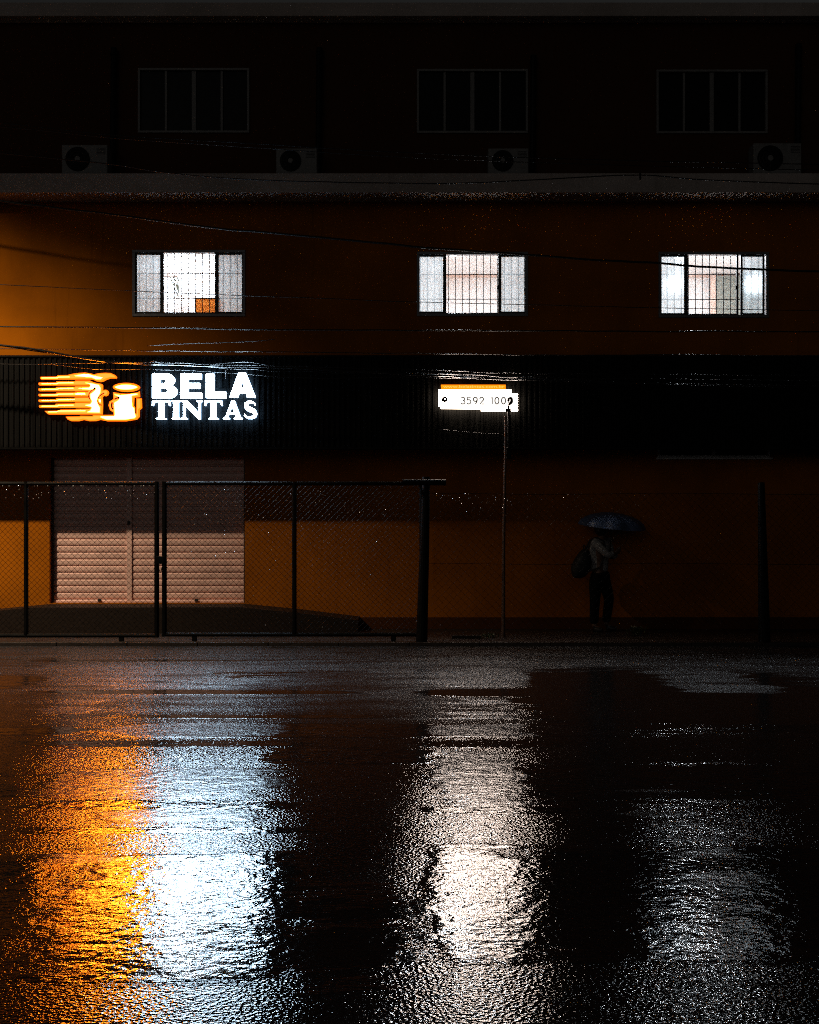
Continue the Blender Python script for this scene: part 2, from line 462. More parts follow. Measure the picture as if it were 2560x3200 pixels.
window(mid_h[0], [(427, 502), (682, 757)], [(502, 511), (672, 682)], (791, 976, 849, 927), 0)
window(mid_h[1], [(1310, 1386), (1566, 1640)], [(1386, 1395), (1557, 1566)], (793, 977, 852, 930), 1)
window(mid_h[2], [(2067, 2140), (2320, 2385)], [(2140, 2150), (2302, 2308)], (796, 980, 852, 931), 1)

def dark_window(hz, y, name, mull, fm='alu'):
    x0, x1, z0, z1 = hz
    w = empty(name); w.parent = B
    t = .035; fr = BM()
    for a in ((x0, x1, z0, z0 + t), (x0, x1, z1 - t, z1), (x0, x0 + t, z0 + t, z1 - t), (x1 - t, x1, z0 + t, z1 - t)):
        box(fr, a[0], a[1], y - .03, y + .08, a[2], a[3], .003)
    for m, wd in mull: box(fr, x0 + (x1 - x0) * m - wd / 2, x0 + (x1 - x0) * m + wd / 2, y, y + .05, z0 + t + .001, z1 - t - .001)
    obj('frame', fr, M[fm], w)
    if fm == 'door_white':
        sl = BM(); box(sl, x0 - .03, x1 + .03, -.075, -.001, z0 - .03, z0 - .001, .004); obj('sill', sl, M['door_white'], w)
    ms = [0] + [m for m, _ in mull] + [1]
    for a, b in zip(ms[:-1], ms[1:]):
        pb = BM(); box(pb, x0 + (x1 - x0) * a + .03, x0 + (x1 - x0) * b - .03 + .02, y + .022, y + .028, z0 + .03, z1 - .03)
        obj('pane', pb, M['glass_dark'], w)
    return w
for h in top_h: dark_window(h, UY, 'window', [(.25, .035), (.5, .065), (.75, .035)], 'ac')
dark_window(low_win, 0, 'window', [(.5, .05)], 'door_white')
for h, yb in [(low_win, .03)] + [(h, UY) for h in top_h]:
    bb = BM(); box(bb, h[0] - .1, h[1] + .1, yb + .3, yb + .32, h[2] - .1, h[3] + .1); obj('blackout_panel', bb, M['stile'], B)

# lit rooms behind the middle windows
def room(hz, depth, ceil_z, pad=.9, back='inside', ceil='inside_warm'):
    x0, x1 = hz[0] - pad, hz[1] + pad; zf = 4.15; y0, y1 = .201, depth
    b = BM()
    def quad(a, mi):
        b.faces.new([b.verts.new(v) for v in a]).material_index = mi
    quad([(x0, y1, zf), (x1, y1, zf), (x1, y1, ceil_z), (x0, y1, ceil_z)], 0)
    quad([(x0, y0, zf), (x0, y1, zf), (x0, y1, ceil_z), (x0, y0, ceil_z)], 0)
    quad([(x1, y1, zf), (x1, y0, zf), (x1, y0, ceil_z), (x1, y1, ceil_z)], 0)
    quad([(x0, y0, zf), (x1, y0, zf), (x1, y1, zf), (x0, y1, zf)], 0)
    quad([(x0, y1, ceil_z), (x1, y1, ceil_z), (x1, y0, ceil_z), (x0, y0, ceil_z)], 1)
    obj('room_interior', b, [M[back], M[ceil]], B)
    return x0, x1
room(mid_h[0], 1.75, 6.42)
room(mid_h[1], 3.65, 6.40)
room(mid_h[2], 3.65, 6.40)
# cornice line in rooms two and three
cb = BM()
for h in mid_h[1:]: box(cb, h[0] - .9, h[1] + .9, 3.60, 3.649, 6.355, 6.398)
obj('cornice', cb, M['wood_trim'], B)

def tube_light(loc, L, rot, label, watts=92):
    t = empty('ceiling_light', loc, label, 'ceiling light', 'fluorescent lights in the lit rooms')
    b = BM(); dx, dy = (L / 2, .06) if rot == 0 else (.06, L / 2)
    box(b, loc[0] - dx, loc[0] + dx, loc[1] - dy, loc[1] + dy, loc[2] - .03, loc[2], .004); obj('fixture', b, M['door_white'], t)
    for s in (-.03, .03):
        b = BM()
        if rot == 0: tube(b, [(loc[0] - dx + .02, loc[1] + s, loc[2] - .052), (loc[0] + dx - .02, loc[1] + s, loc[2] - .052)], .018, 10)
        else: tube(b, [(loc[0] + s, loc[1] - dy + .02, loc[2] - .052), (loc[0] + s, loc[1] + dy - .02, loc[2] - .052)], .018, 10)
        obj('tube', b, M['tube'], t)
    al = bpy.data.lights.new('tube_glow', 'AREA'); al.shape = 'RECTANGLE'; al.size = 2 * dx; al.size_y = 2 * dy; al.energy = watts; al.color = (.93, .96, 1.0)
    ao = bpy.data.objects.new('tube_glow', al); C.objects.link(ao); ao.location = (loc[0], loc[1], loc[2] - .08); ao.parent = t; ao.matrix_parent_inverse = Matrix.Translation(-Vector(loc))
tube_light((PX(500), 1.0, 6.415), 1.2, 1, 'fluorescent ceiling light in the room with the orange board', 15)
tube_light((PX(1430), 1.05, 6.395), 1.3, 1, 'fluorescent ceiling light in the middle lit room')
tube_light((PX(2205), 1.0, 6.395), 1.3, 1, 'fluorescent ceiling light in the room with the grey door')
# wall tube seen through the glass of the right-hand window
for px, lab in ((2112, 'bright wall lamp glowing behind the left pane of the right lit window'), (2362, 'bright wall lamp glowing behind the right pane of the right lit window')):
    d = 21.3; c = P(px, 885, d)
    t = empty('wall_lamp', c, lab, 'wall lamp', 'lamps glowing behind the reeded panes')
    b = BM(); box(b, c.x - .10, c.x + .10, c.y + .03, c.y + .05, c.z - .04, c.z + .04, .005); obj('back_plate', b, M['door_white'], t)
    b = BM(); ball(b, c, .13, 3, (1.15, .5, 1.1)); obj('globe', b, M['globe'], t, True)

# things in the rooms
d = 21.0
a, b_ = P(613, 934, d), P(690, 990, d)
t = empty('notice_board', (a.x, a.y, b_.z), 'orange board with black edge inside the left lit window', 'board')
b = BM(); box(b, a.x, b_.x, a.y, a.y + .03, b_.z - .3, a.z, .004); obj('panel', b, M['orange_board'], t)
b = BM(); box(b, a.x - .02, b_.x, a.y - .004, a.y + .034, a.z + .001, a.z + .02); box(b, a.x - .02, a.x - .001, a.y - .004, a.y + .034, b_.z - .3, a.z + .001); obj('edge_trim', b, M['stile'], t)
d = 21.72
a, b_ = P(470, 864, d), P(556, 1010, d)
t = empty('inner_door', (a.x, a.y, b_.z), 'white inner door with wooden head trim in left lit room', 'door')
b = BM(); box(b, a.x, b_.x, a.y - .02, a.y + .02, b_.z, a.z, .004); obj('door_leaf', b, M['door_white'], t)
b = BM(); box(b, a.x - .02, b_.x + .02, a.y - .05, a.y - .021, a.z, a.z + .035, .003); obj('head_trim', b, M['wood_trim'], t)
d = 21.3
b = BM()
for q in ([(532, 866), (540, 884), (548, 905), (558, 928)], [(542, 866), (550, 878), (557, 888)], [(552, 866), (556, 872), (559, 880)], [(541, 880), (552, 893), (558, 912)]):
    tube(b, [P(u, v, d) for u, v in q], .009, 6)
vs = [(548, 890), (553, 887), (558, 890), (559, 902), (559, 916), (554, 903)]
c0 = [P(u, v, d) for u, v in vs]
prism(b, [(q.x, q.z) for q in c0], d - CD - .02, d - CD + .02)
tag(obj('hanging_plant', b, M['leaf']), 'dark trailing plant hanging beside the white inner door', 'plant')
d = 23.5
a, b_ = P(2236, 862, d), P(2420, 1010, d)
t = empty('inner_door', (a.x, a.y, b_.z), 'grey green inner door in the right lit room', 'door')
b = BM(); box(b, a.x, b_.x, a.y - .02, a.y + .02, 4.16, a.z, .004); obj('door_leaf', b, M['door_grey'], t)
b = BM(); box(b, a.x - .09, a.x - .002, a.y - .03, a.y + .03, 4.16, a.z + .01, .003); obj('door_frame', b, M['wood_trim'], t)

# pipes on the upper wall
for px, y0, lab in ((370, 172, 'dark downpipe left of the left dark upper window'), (1003, 172, 'dark downpipe between the left and middle dark upper windows'),
                    (1662, 195, 'dark downpipe close right of the middle dark upper window'), (2478, 160, 'dark downpipe right of the right dark upper window')):
    x = PX(px, .25); b = BM()
    tube(b, [(x, -.05, PZ(y0, .25)), (x - .01, -.05, SZ1 + .9), (x - .02, -.05, SZ1 + .02)], .05, 12)
    for zz in (PZ(y0 + 20, .25), PZ(y0 + 200, .25)): cyl(b, (x, -.05, zz), (0, 0, 1), .06, .04)
    tag(obj('downpipe', b, M['black']), lab, 'pipe', 'dark pipes on the upper wall')

# air conditioners on the slab
def ac(px0, px1, py0, lab, fan_left=True):
    y = -.42; s = F / (CD + y)
    x0, x1 = PX(px0, y), PX(px1, y); z0 = SZ1 + .03; z1 = PZ(py0, y)
    t = empty('air_conditioner', ((x0 + x1) / 2, y + .15, SZ1), lab, 'air conditioner', 'air conditioning units on the floor slab')
    b = BM(); box(b, x0, x1, y, y + .3, z0, z1, .012); obj('casing', b, M['ac'], t)
    r = (z1 - z0) * .42; cx = x0 + r + .06; cz = (z0 + z1) / 2
    b = BM(); cyl(b, (cx, y - .004, cz), (0, 1, 0), r, .012, 32); obj('fan_opening', b, M['black'], t)
    b = BM()
    for k in (.35, .6, .85):
        tube(b, [(cx + math.cos(a * math.pi / 12) * r * k, y - .018, cz + math.sin(a * math.pi / 12) * r * k) for a in range(25)], .004, 5, False)
    for k in range(8):
        a = k * math.pi / 4; tube(b, [(cx, y - .018, cz), (cx + math.cos(a) * r, y - .018, cz + math.sin(a) * r)], .003, 5)
    obj('fan_grille', b, M['stile'], t)
    b = BM(); cyl(b, (cx, y - .02, cz), (0, 1, 0), r * .22, .012, 20); obj('fan_hub', b, M['ac'], t)
    for fx in (x0 + .06, x1 - .1):
        b = BM(); box(b, fx, fx + .05, y + .02, y + .28, SZ1 + .001, z0 + .002, .003); obj('foot', b, M['black'], t)
    b = BM()
    for k in range(5): box(b, x1 - .17, x1 - .03, y - .005, y, z1 - .06 - k * .022, z1 - .052 - k * .022)
    obj('louvre', b, M['stile'], t)
ac(193, 336, 452, 'pale air conditioner leftmost on the slab, below left dark upper window')
ac(863, 991, 463, 'air conditioner with pale fan hub between left and middle upper windows')
ac(1526, 1652, 463, 'air conditioner on the slab below the middle dark upper window')
ac(2355, 2505, 447, 'large air conditioner at the right end of the slab')

# raised doorstep running along the wall
b = BM()
pl = [(-9.5, 0), (-9.5, PZ(1925)), (PX(0), PZ(1902)), (PX(150), PZ(1888)), (PX(770), PZ(1887)), (PX(945), PZ(1904)), (PX(1122, -.3), PZ(1926)), (PX(1122, -.3), 0)]
f = prism(b, pl, -.85, -.002)
bmesh.ops.bevel(b, geom=[e for e in b.edges if all(abs(v.co.y + .85) < 1e-4 and v.co.z > .01 for v in e.verts)], offset=.02, segments=2, affect='EDGES')
tag(obj('doorstep', b, M['concrete']), 'dark raised concrete step sloping along the wall under the shutter', 'step')

# ------------------------------------------------------------------ signs
SY = AY - .03
def curve_mesh(name, loops, y_front, depth, mat, parent=None, side=None, shrink=0.0):
    """loops of (px,py) photo points on the plane y_front, filled even-odd and extruded backwards"""
    cu = bpy.data.curves.new(name, 'CURVE'); cu.dimensions = '2D'; cu.fill_mode = 'BOTH'; cu.extrude = depth / 2; cu.offset = -shrink
    for lp in loops:
        sp = cu.splines.new('POLY'); sp.points.add(len(lp) - 1)
        for q, (u, v) in zip(sp.points, lp): q.co = (PX(u, y_front), PZ(v, y_front), 0, 1)
        sp.use_cyclic_u = True
    tmp = bpy.data.objects.new('tmp', cu); C.objects.link(tmp)
    bpy.context.view_layer.update()
    dg = bpy.context.evaluated_depsgraph_get()
    me = bpy.data.meshes.new_from_object(tmp.evaluated_get(dg))
    bpy.data.objects.remove(tmp)
    for v in me.vertices:
        x, z, y = v.co; v.co = (x, y_front + depth / 2 - y, z)
    me.name = name; me.materials.clear()
    if side is None: return link_mesh(name, me, mat, parent)
    o = link_mesh(name, me, [mat, side], parent)
    for p in me.polygons:
        p.material_index = 0 if abs(p.normal.y) > .5 and p.center.y < y_front + depth / 4 else 1
    return o
def arc(cx, cy, rx, ry, a0, a1, n=14):
    return [(cx + rx * math.cos(R(a0 + (a1 - a0) * i / n)), cy + ry * math.sin(R(a0 + (a1 - a0) * i / n))) for i in range(n + 1)]
def z5(pts): return [(60 + u / 2.156, 1100 + v / 2.156) for u, v in pts]
LT = empty('lettering_sign', (PX(640, SY), SY, PZ(1240, SY)), 'glowing white shop name in two lines of raised letters beside the amber emblem', 'sign')
def letter(name, loops): return curve_mesh(name, [z5(l) for l in loops], SY - .07, .08, M['white_light'], LT, M['white_side'], .0045)
def off(l, x, y, sx=1, sy=1): return [(x + a * sx, y + b * sy) for a, b in l]
# BELA, heavy sans
Bo = [(0, 0), (88, 0)] + arc(95, 44, 58, 44, -90, 60, 12) + [(138, 84)] + arc(105, 122, 64, 48, -50, 90, 14) + [(95, 170), (0, 170)]
B1 = [(55, 38), (78, 38)] + arc(78, 52, 16, 14, -90, 90, 8) + [(55, 66)]
B2 = [(55, 102), (85, 102)] + arc(85, 117, 18, 15, -90, 90, 8) + [(55, 132)]
letter('letter_b', [off(Bo, 895, 143), off(B1, 895, 143), off(B2, 895, 143)])
letter('letter_e', [off([(0, 0), (143, 0), (143, 40), (54, 40), (54, 65), (134, 65), (134, 103), (54, 103), (54, 130), (146, 130), (146, 170), (0, 170)], 1085, 143)])
letter('letter_l', [off([(0, 0), (56, 0), (56, 122), (137, 122), (137, 166), (0, 166)], 1258, 144)])
letter('letter_a', [off([(58, 0), (110, 0), (176, 168), (118, 168), (108, 140), (64, 140), (54, 168), (-2, 168)], 1418, 138), off([(86, 58), (98, 103), (74, 103)], 1418, 138)])
# TINTAS, bold serif
def serifT(x, w): 
    m = w / 2
    return off([(0, 0), (w, 0), (w + 1, 36), (w - 7, 36), (w - 13, 17), (w - 24, 10), (m + 19, 10), (m + 19, 112), (m + 24, 118), (m + 36, 120), (m + 36, 126), (m - 36, 126), (m - 36, 120), (m - 24, 118), (m - 19, 112), (m - 19, 10), (24, 10), (13, 17), (7, 36), (-1, 36)], x, 326)
letter('letter_t', [serifT(895, 122)])
letter('letter_i', [off([(0, 0), (56, 0), (56, 8), (48, 10), (46, 16), (46, 110), (48, 116), (56, 118), (56, 126), (0, 126), (0, 118), (8, 116), (10, 110), (10, 16), (8, 10), (0, 8)], 1027, 326)])
letter('letter_n', [off([(0, 0), (44, 0), (118, 78), (118, 18), (115, 10), (104, 8), (104, 0), (146, 0), (146, 8), (136, 10), (133, 18), (133, 128), (120, 128), (30, 34), (30, 108), (33, 116), (46, 118), (46, 126), (2, 126), (2, 118), (13, 116), (16, 108), (16, 20), (12, 11), (0, 8)], 1088, 326)])
letter('letter_t', [serifT(1248, 120)])
letter('letter_a', [off([(56, 0), (76, 0), (116, 108), (120, 116), (130, 118), (130, 126), (70, 126), (70, 118), (80, 116), (82, 110), (76, 92), (38, 92), (32, 108), (34, 116), (44, 118), (44, 126), (-2, 126), (-2, 118), (8, 116), (14, 108)], 1375, 326), off([(58, 36), (72, 80), (43, 80)], 1375, 326)])
ctr = [(86, 34), (80, 18), (62, 10), (42, 10), (26, 22), (24, 38), (34, 52), (56, 62), (78, 74), (86, 90), (80, 106), (62, 116), (40, 116), (22, 108), (12, 90)]
wd = [3, 7, 9, 10, 13, 16, 18, 20, 18, 16, 13, 10, 9, 7, 3]
Ls, Rs = [], []
for i, (x, y) in enumerate(ctr):
    x2, y2 = ctr[min(i + 1, 14)]; x1, y1 = ctr[max(i - 1, 0)]
    l = math.hypot(x2 - x1, y2 - y1); nx, ny = -(y2 - y1) / l, (x2 - x1) / l
    Ls.append((x + nx * wd[i] * .9, y + ny * wd[i] * .9)); Rs.append((x - nx * wd[i] * .9, y - ny * wd[i] * .9))
letter('letter_s', [off(Ls + Rs[::-1], 1504, 326)])
bm = BM()
for zz in (1182, 1215, 1252, 1290): box(bm, PX(470, SY), PX(808, SY), AY - .029, AY - .021, PZ(zz, SY) - .006, PZ(zz, SY) + .006)
obj('mounting_rail', bm, M['black'], LT)

# amber emblem: streaks running into two paint cans
def zl(pts): return [(100 + u / 4.792, 1130 + v / 4.792) for u, v in pts]
EM = empty('emblem_sign', (PX(280, SY), SY, PZ(1240, SY)), 'glowing amber emblem of speed streaks and paint cans on the corrugated fascia', 'sign')
def lit_shape(name, poly, inset=.022, depth=.07, fill=None):
    b = BM(); pp = [(PX(u, SY - .06), PZ(v, SY - .06)) for u, v in zl(poly)]
    f = prism(b, pp, SY - .06, SY - .06 + depth)
    b.faces.ensure_lookup_table()
    r = bmesh.ops.inset_region(b, faces=[f], thickness=inset, use_even_offset=False)
    f.material_index = 1
    return obj(name, b, [M['amber_rim'], fill or M['amber_fill']], EM)
def core(poly):
    b = BM(); prism(b, [(PX(u, SY - .06), PZ(v, SY - .06)) for u, v in zl(poly)], SY - .066, SY - .0605)
    return obj('bright_core', b, M['amber_core'], EM)
lit_shape('streak', [(122, 245), (132, 228), (372, 226), (385, 205), (530, 203), (600, 185), (700, 170), (800, 165), (880, 178), (930, 192), (1000, 174), (1100, 168), (1180, 172), (1230, 195), (1260, 225), (1258, 245), (1170, 245), (1110, 262), (1060, 290), (1020, 298), (960, 290), (900, 262), (860, 260), (132, 262)], .014)
body = [(98, 331), (104, 315), (358, 313), (366, 297), (640, 295), (650, 285), (870, 285), (925, 312), (1040, 335), (1050, 352), (1050, 442), (1080, 425), (1110, 422), (1135, 440), (1140, 468), (1125, 500), (1098, 512), (1060, 505), (1045, 530), (1050, 640), (1045, 785),
        (240, 785), (190, 740), (410, 735), (428, 720), (650, 717), (662, 708), (862, 706), (880, 696), (862, 686), (112, 686), (104, 668), (112, 652), (345, 650), (358, 632), (635, 628), (650, 614), (862, 612), (880, 602), (860, 598),
        (104, 600), (97, 584), (104, 570), (355, 568), (367, 548), (635, 545), (648, 538), (852, 537), (846, 516), (104, 516), (97, 500), (104, 484), (355, 482), (367, 465), (635, 462), (650, 452), (838, 452), (850, 436),
        (104, 436), (97, 418), (104, 400), (355, 397), (367, 380), (640, 378), (652, 370), (860, 368), (872, 358), (860, 350), (104, 350)]
lit_shape('first_can', body, .012)
lit_shape('second_can', [(1215, 440), (1260, 462), (1330, 478), (1410, 482), (1490, 478), (1560, 462), (1602, 440), (1607, 525), (1520, 532), (1515, 660), (1548, 690), (1552, 780), (1562, 780), (1566, 550), (1632, 550), (1637, 690), (1602, 720), (1600, 820), (1560, 862), (1400, 888), (1120, 888), (1015, 866), (950, 884), (850, 886), (765, 868), (690, 886), (580, 886), (535, 865), (507, 825), (712, 820), (728, 812), (905, 814), (925, 800), (1225, 798), (1222, 762), (1170, 725), (1147, 655), (1162, 600), (1222, 562)], .016)
lit_shape('can_lid', [(1410 + 197 * math.cos(i * math.pi / 16), 382 + 64 * math.sin(i * math.pi / 16)) for i in range(32)], .03, fill=M['amber_core'])
core([(640, 215), (760, 190), (850, 190), (930, 215), (1060, 240), (1020, 262), (960, 262), (900, 235), (820, 228)])
core([(800, 318), (900, 330), (1000, 352), (1028, 400), (1020, 470), (985, 530), (968, 590), (985, 640), (1015, 690), (1012, 760), (830, 756), (880, 735), (885, 720), (905, 690), (880, 672), (800, 655), (880, 640), (905, 600), (880, 540), (880, 490), (930, 450), (955, 425), (940, 395), (900, 415), (860, 418), (700, 402), (860, 392), (880, 370), (875, 335)])
for y_, xs_ in ((330, 620), (414, 620), (498, 620), (582, 640), (666, 620), (750, 800), (243, 560)):
    b = BM(); st_ = 250 if y_ == 750 else 150
    tube(b, [(PX(u, SY - .06), SY - .0635, PZ(v, SY - .06)) for u, v in zl([(st_, y_ + 2), (380, y_), (400, y_ - 10), (xs_, y_ - 14)])], .0035, 6); obj('bright_core', b, M['amber_core'], EM)
core([(640, 482), (690, 472), (790, 472), (800, 492), (660, 496)])
core([(1240, 495), (1330, 505), (1560, 480), (1580, 490), (1490, 510), (1495, 600), (1500, 670), (1530, 700), (1540, 790), (1555, 820), (1530, 846), (1400, 866), (1120, 866), (1030, 832), (1040, 822), (1230, 820), (1245, 800), (1235, 620), (1300, 580), (1315, 545), (1290, 515)])
core([(1005, 565), (1030, 570), (1030, 610), (1010, 602)])
def trim(poly, w):
    b = BM(); tube(b, [(PX(u, SY - .06), SY - .068, PZ(v, SY - .06)) for u, v in zl(poly)], w, 8); return obj('dark_outline', b, M['ink'], EM)
trim([(945, 405), (925, 415), (890, 440), (862, 475), (852, 510), (862, 550), (895, 588)], .0085)
trim([(1085, 470), (1050, 490), (1010, 520), (985, 560), (985, 600), (1010, 640), (1045, 655)], .0085)
trim([(1240, 565), (1270, 548), (1300, 540)], .011)
trim([(1215, 450), (1260, 458), (1330, 466), (1410, 468), (1490, 466), (1560, 458), (1602, 448)], .009)
trim([(1205, 610), (1195, 650), (1200, 690), (1218, 715)], .013)
trim([(1558, 560), (1557, 780)], .010)
for u, v in ((945, 405), (1300, 542)):
    b = BM(); c = zl([(u, v)])[0]; cyl(b, (PX(c[0], SY - .06), SY - .067, PZ(c[1], SY - .06)), (0, 1, 0), .018, .014); obj('dark_dot', b, M['ink'], EM)

# phone number light box
def z6(pts): return [(1300 + u / 3.92, 1120 + v / 3.92) for u, v in pts]
NS = empty('number_sign', (PX(1490, SY), SY, PZ(1250, SY)), 'glowing white light box with phone number and amber strip on top', 'sign')
curve_mesh('light_box', [z6([(275, 380), (1168, 380), (1168, 430), (1250, 430), (1250, 645), (798, 645), (798, 620), (303, 614), (303, 585), (275, 585)])], SY - .10, .1, M['warm_white_light'], NS, M['warm_side'], .004)
curve_mesh('number_panel', [z6([(535, 462), (1215, 462), (1215, 578), (535, 578)])], SY - .104, .003, M['number_light'], NS)
curve_mesh('amber_strip', [z6([(308, 322), (1100, 322), (1100, 379), (312, 379)])], SY - .09, .08, M['amber_strip'], NS)
def stroke(paths, w, mat, name):
    b = BM()
    for p in paths:
        q = [(PX(u, SY - .1), SY - .107, PZ(v, SY - .1)) for u, v in z6(p)]
        tube(b, q, w, 6)
    return obj(name, b, mat, NS)
def dig(ch, x, y, w, h):
    D = {'3': [arc(.5, .25, .42, .25, -150, 90, 10) + arc(.5, .74, .48, .26, -90, 150, 10)],
         '5': [[(.9, 0), (.2, 0), (.12, .45)] + arc(.48, .68, .46, .32, -130, 145, 12)],
         '9': [arc(.5, .3, .44, .3, 0, 360, 16), [(.94, .3), (.88, .6), (.55, 1)]],
         '2': [arc(.5, .28, .42, .28, -170, 30, 10) + [(.1, 1), (.95, 1)]],
         '1': [[(.2, .15), (.55, 0), (.55, 1)]],
         '0': [arc(.5, .5, .45, .5, 0, 360, 20)]}
    return [[(x + a * w, y + b * h) for a, b in p] for p in D[ch]]
for ch, xx in zip('35921000', (548, 622, 700, 778, 905, 965, 1046, 1132)):
    stroke(dig(ch, xx, 477, 54, 82), .0080, M['ink_thin'], 'digit')
stroke([arc(350, 502, 26, 26, 0, 360, 20), [(338, 488), (335, 505), (350, 520), (368, 516)]], .016, M['ink'], 'phone_symbol')
# web address, faint on the amber strip
fc = bpy.data.curves.new('address', 'FONT'); fc.body = 'www.belatintas.com.br'; fc.size = .095; fc.extrude = .0015
tmp = bpy.data.objects.new('tmp', fc); C.objects.link(tmp); bpy.context.view_layer.update()
me = bpy.data.meshes.new_from_object(tmp.evaluated_get(bpy.context.evaluated_depsgraph_get())); bpy.data.objects.remove(tmp)
mx = max(v.co.x for v in me.vertices)
p0 = z6([(335, 376)])[0]; p1 = z6([(1085, 376)])[0]; xa, xb = PX(p0[0], SY - .09), PX(p1[0], SY - .09)
for v in me.vertices: v.co = (xa + v.co.x / mx * (xb - xa), SY - .0925 - v.co.z, PZ(p0[1], SY - .09) + .018 + v.co.y * .62)
me.materials.clear(); link_mesh('web_address', me, M['amber_text'], NS)

# ------------------------------------------------------------------ gate, fence and posts
GY = -2.1
def gx_(px): return PX(px, GY)
def gz_(py): return PZ(py, GY)
def chain_link(bm, x0, x1, z0, z1, y, p=.082, r=.0024, seed=0):
    W, H = x1 - x0, z1 - z0
    rnd = random.Random(seed)
    k = -int(H / p) - 1
    while k * p < W:
        for sgn in (1, -1):
            pts = []
            steps = int(H / (p / 2))
            for i in range(steps + 1):
                z = i * H / steps
                x = k * p + z if sgn == 1 else W - (k * p + z)
                if 0 <= x <= W:
                    sag = .012 * noise.noise(Vector(((x0 + x) * 1.3, z * 1.3, 3)))
                    pts.append((x0 + x + sag, y + (.003 if (i + (sgn > 0)) % 2 else -.003) + .03 * noise.noise(Vector(((x0 + x) * .6, z, 9))), z0 + z + sag))
            if len(pts) > 1: tube(bm, pts, r, 4, False)
        k += 1
def leaf(pxs, top, bot, x0, x1, label, name='gate_leaf', feet=()):
    t = empty(name, (gx_((x0 + x1) / 2), GY, 0), label, 'gate', 'leaves of the chain link gate')
    b = BM(); zt, zb = gz_(top), gz_(bot)
    xa, xb = gx_(x0), gx_(x1)
    for zr in (zt, zb):
        b = BM(); tube(b, [(xa, GY, zr), (xb, GY, zr)], .030, 10); obj('rail', b, M['black'], t)
    for px, w in pxs:
        b = BM(); tube(b, [(gx_(px), GY, zb - .028), (gx_(px), GY, zt + .028)], w, 10); obj('upright', b, M['black'], t)
    b = BM(); chain_link(b, xa + .02, xb - .02, zb + .02, zt - .02, GY + .02, seed=int(x1)); obj('wire_mesh', b, M['black_wire'], t)
    for px in feet:
        b = BM(); box(b, gx_(px) - .035, gx_(px) + .035, GY - .02, GY + .02, .002, zb - .015, .005); obj('foot', b, M['black'], t)
    return t
g1 = leaf([(-330, .03), (82, .034), (490, .036)], 1511, 1986, -335, 494, 'left leaf of the black chain link gate before the shutter', feet=(380,))
g2 = leaf([(514, .036), (920, .034), (1318, .034)], 1511, 1983, 510, 1322, 'right leaf of the black chain link gate beside the thick post', feet=(608, 1230))
b = BM(); box(b, gx_(497) - .035, gx_(508) + .03, GY - .045, GY - .02, gz_(1762), gz_(1738), .006); obj('latch', b, M['black'], g1)
b = BM(); tube(b, [(gx_(500), GY - .05, gz_(1755)), (gx_(498), GY - .055, gz_(1775)), (gx_(505), GY - .055, gz_(1790)), (gx_(509), GY - .05, gz_(1772))], .008, 8); obj('chain', b, M['black'], g1)
def post(name, pts, w, label):
    b = BM(); P0 = [Vector(q) for q in pts]
    tube(b, P0, w, 14)
    return tag(obj(name, b, M['black']), label, 'post')
y = GY - .09
post('gate_post', [(PX(1318, y), y, 0), (PX(1327, y), y, PZ(1700, y)), (PX(1332, y), y, PZ(1490, y))], [.082, .068, .056], 'thick leaning black post at the right end of the gate')
b = BM(); tube(b, [(PX(1258, y - .1), y - .1, PZ(1507, y - .1)), (PX(1394, y - .1), y - .1, PZ(1508, y - .1))], .042, 12)
tag(obj('cross_bar', b, M['black']), 'short thick black bar across the head of leaning gate post', 'bar')
post('fence_post', [(PX(2386, y), y - .05, -.0), (PX(2376, y), y - .05, PZ(1508, y))], [.086, .048], 'thick black post standing alone at the right of the fence')
ft = empty('wire_fence', (gx_(1850), GY, 0), 'faint wire fence running right from leaning gate post', 'fence')
b = BM(); chain_link(b, gx_(1345), gx_(2760), .06, gz_(1540), GY, p=.11, r=.0016, seed=5); obj('wire_mesh', b, M['dull_wire'], ft)
b = BM()
for pz in (1541, 1760): tube(b, [(gx_(1335) + i * .5, GY, gz_(pz) - .02 * math.sin(i * .45) ** 2) for i in range(15)], .003, 5)
obj('tension_wire', b, M['black_wire'], ft)

# drops hanging on the gate and the fence
def drops(n, fn, parent, r=.006, seed=1):
    rnd = random.Random(seed); b = BM()
    for _ in range(n):
        ball(b, fn(rnd), r * rnd.uniform(.6, 1.3), 1, (1, 1, 1.3))
    o = obj('water_drops', b, M['water'], parent, True); o['kind'] = 'stuff'
n = N('water_bead'); M['water'] = n.pbr(Base_Color=col(.9, .9, .9), Roughness=.08, IOR=1.33, Metallic=.65)
drops(70, lambda r: (gx_(r.uniform(0, 490)), GY - .03, r.choice([gz_(1519), gz_(r.uniform(1530, 1560))])), g1, seed=3)
drops(100, lambda r: (gx_(r.gauss(950, 190) if r.random() < .7 else r.uniform(530, 1310)), GY - .01, gz_(min(1960, abs(r.gauss(0, 170)) + 1525))), g2, seed=4)
drops(60, lambda r: (gx_(r.uniform(1345, 1600) if r.random() < .7 else r.uniform(1345, 2050)), GY - .01, gz_(min(1960, abs(r.gauss(0, 25)) + 1543))), ft, seed=6)

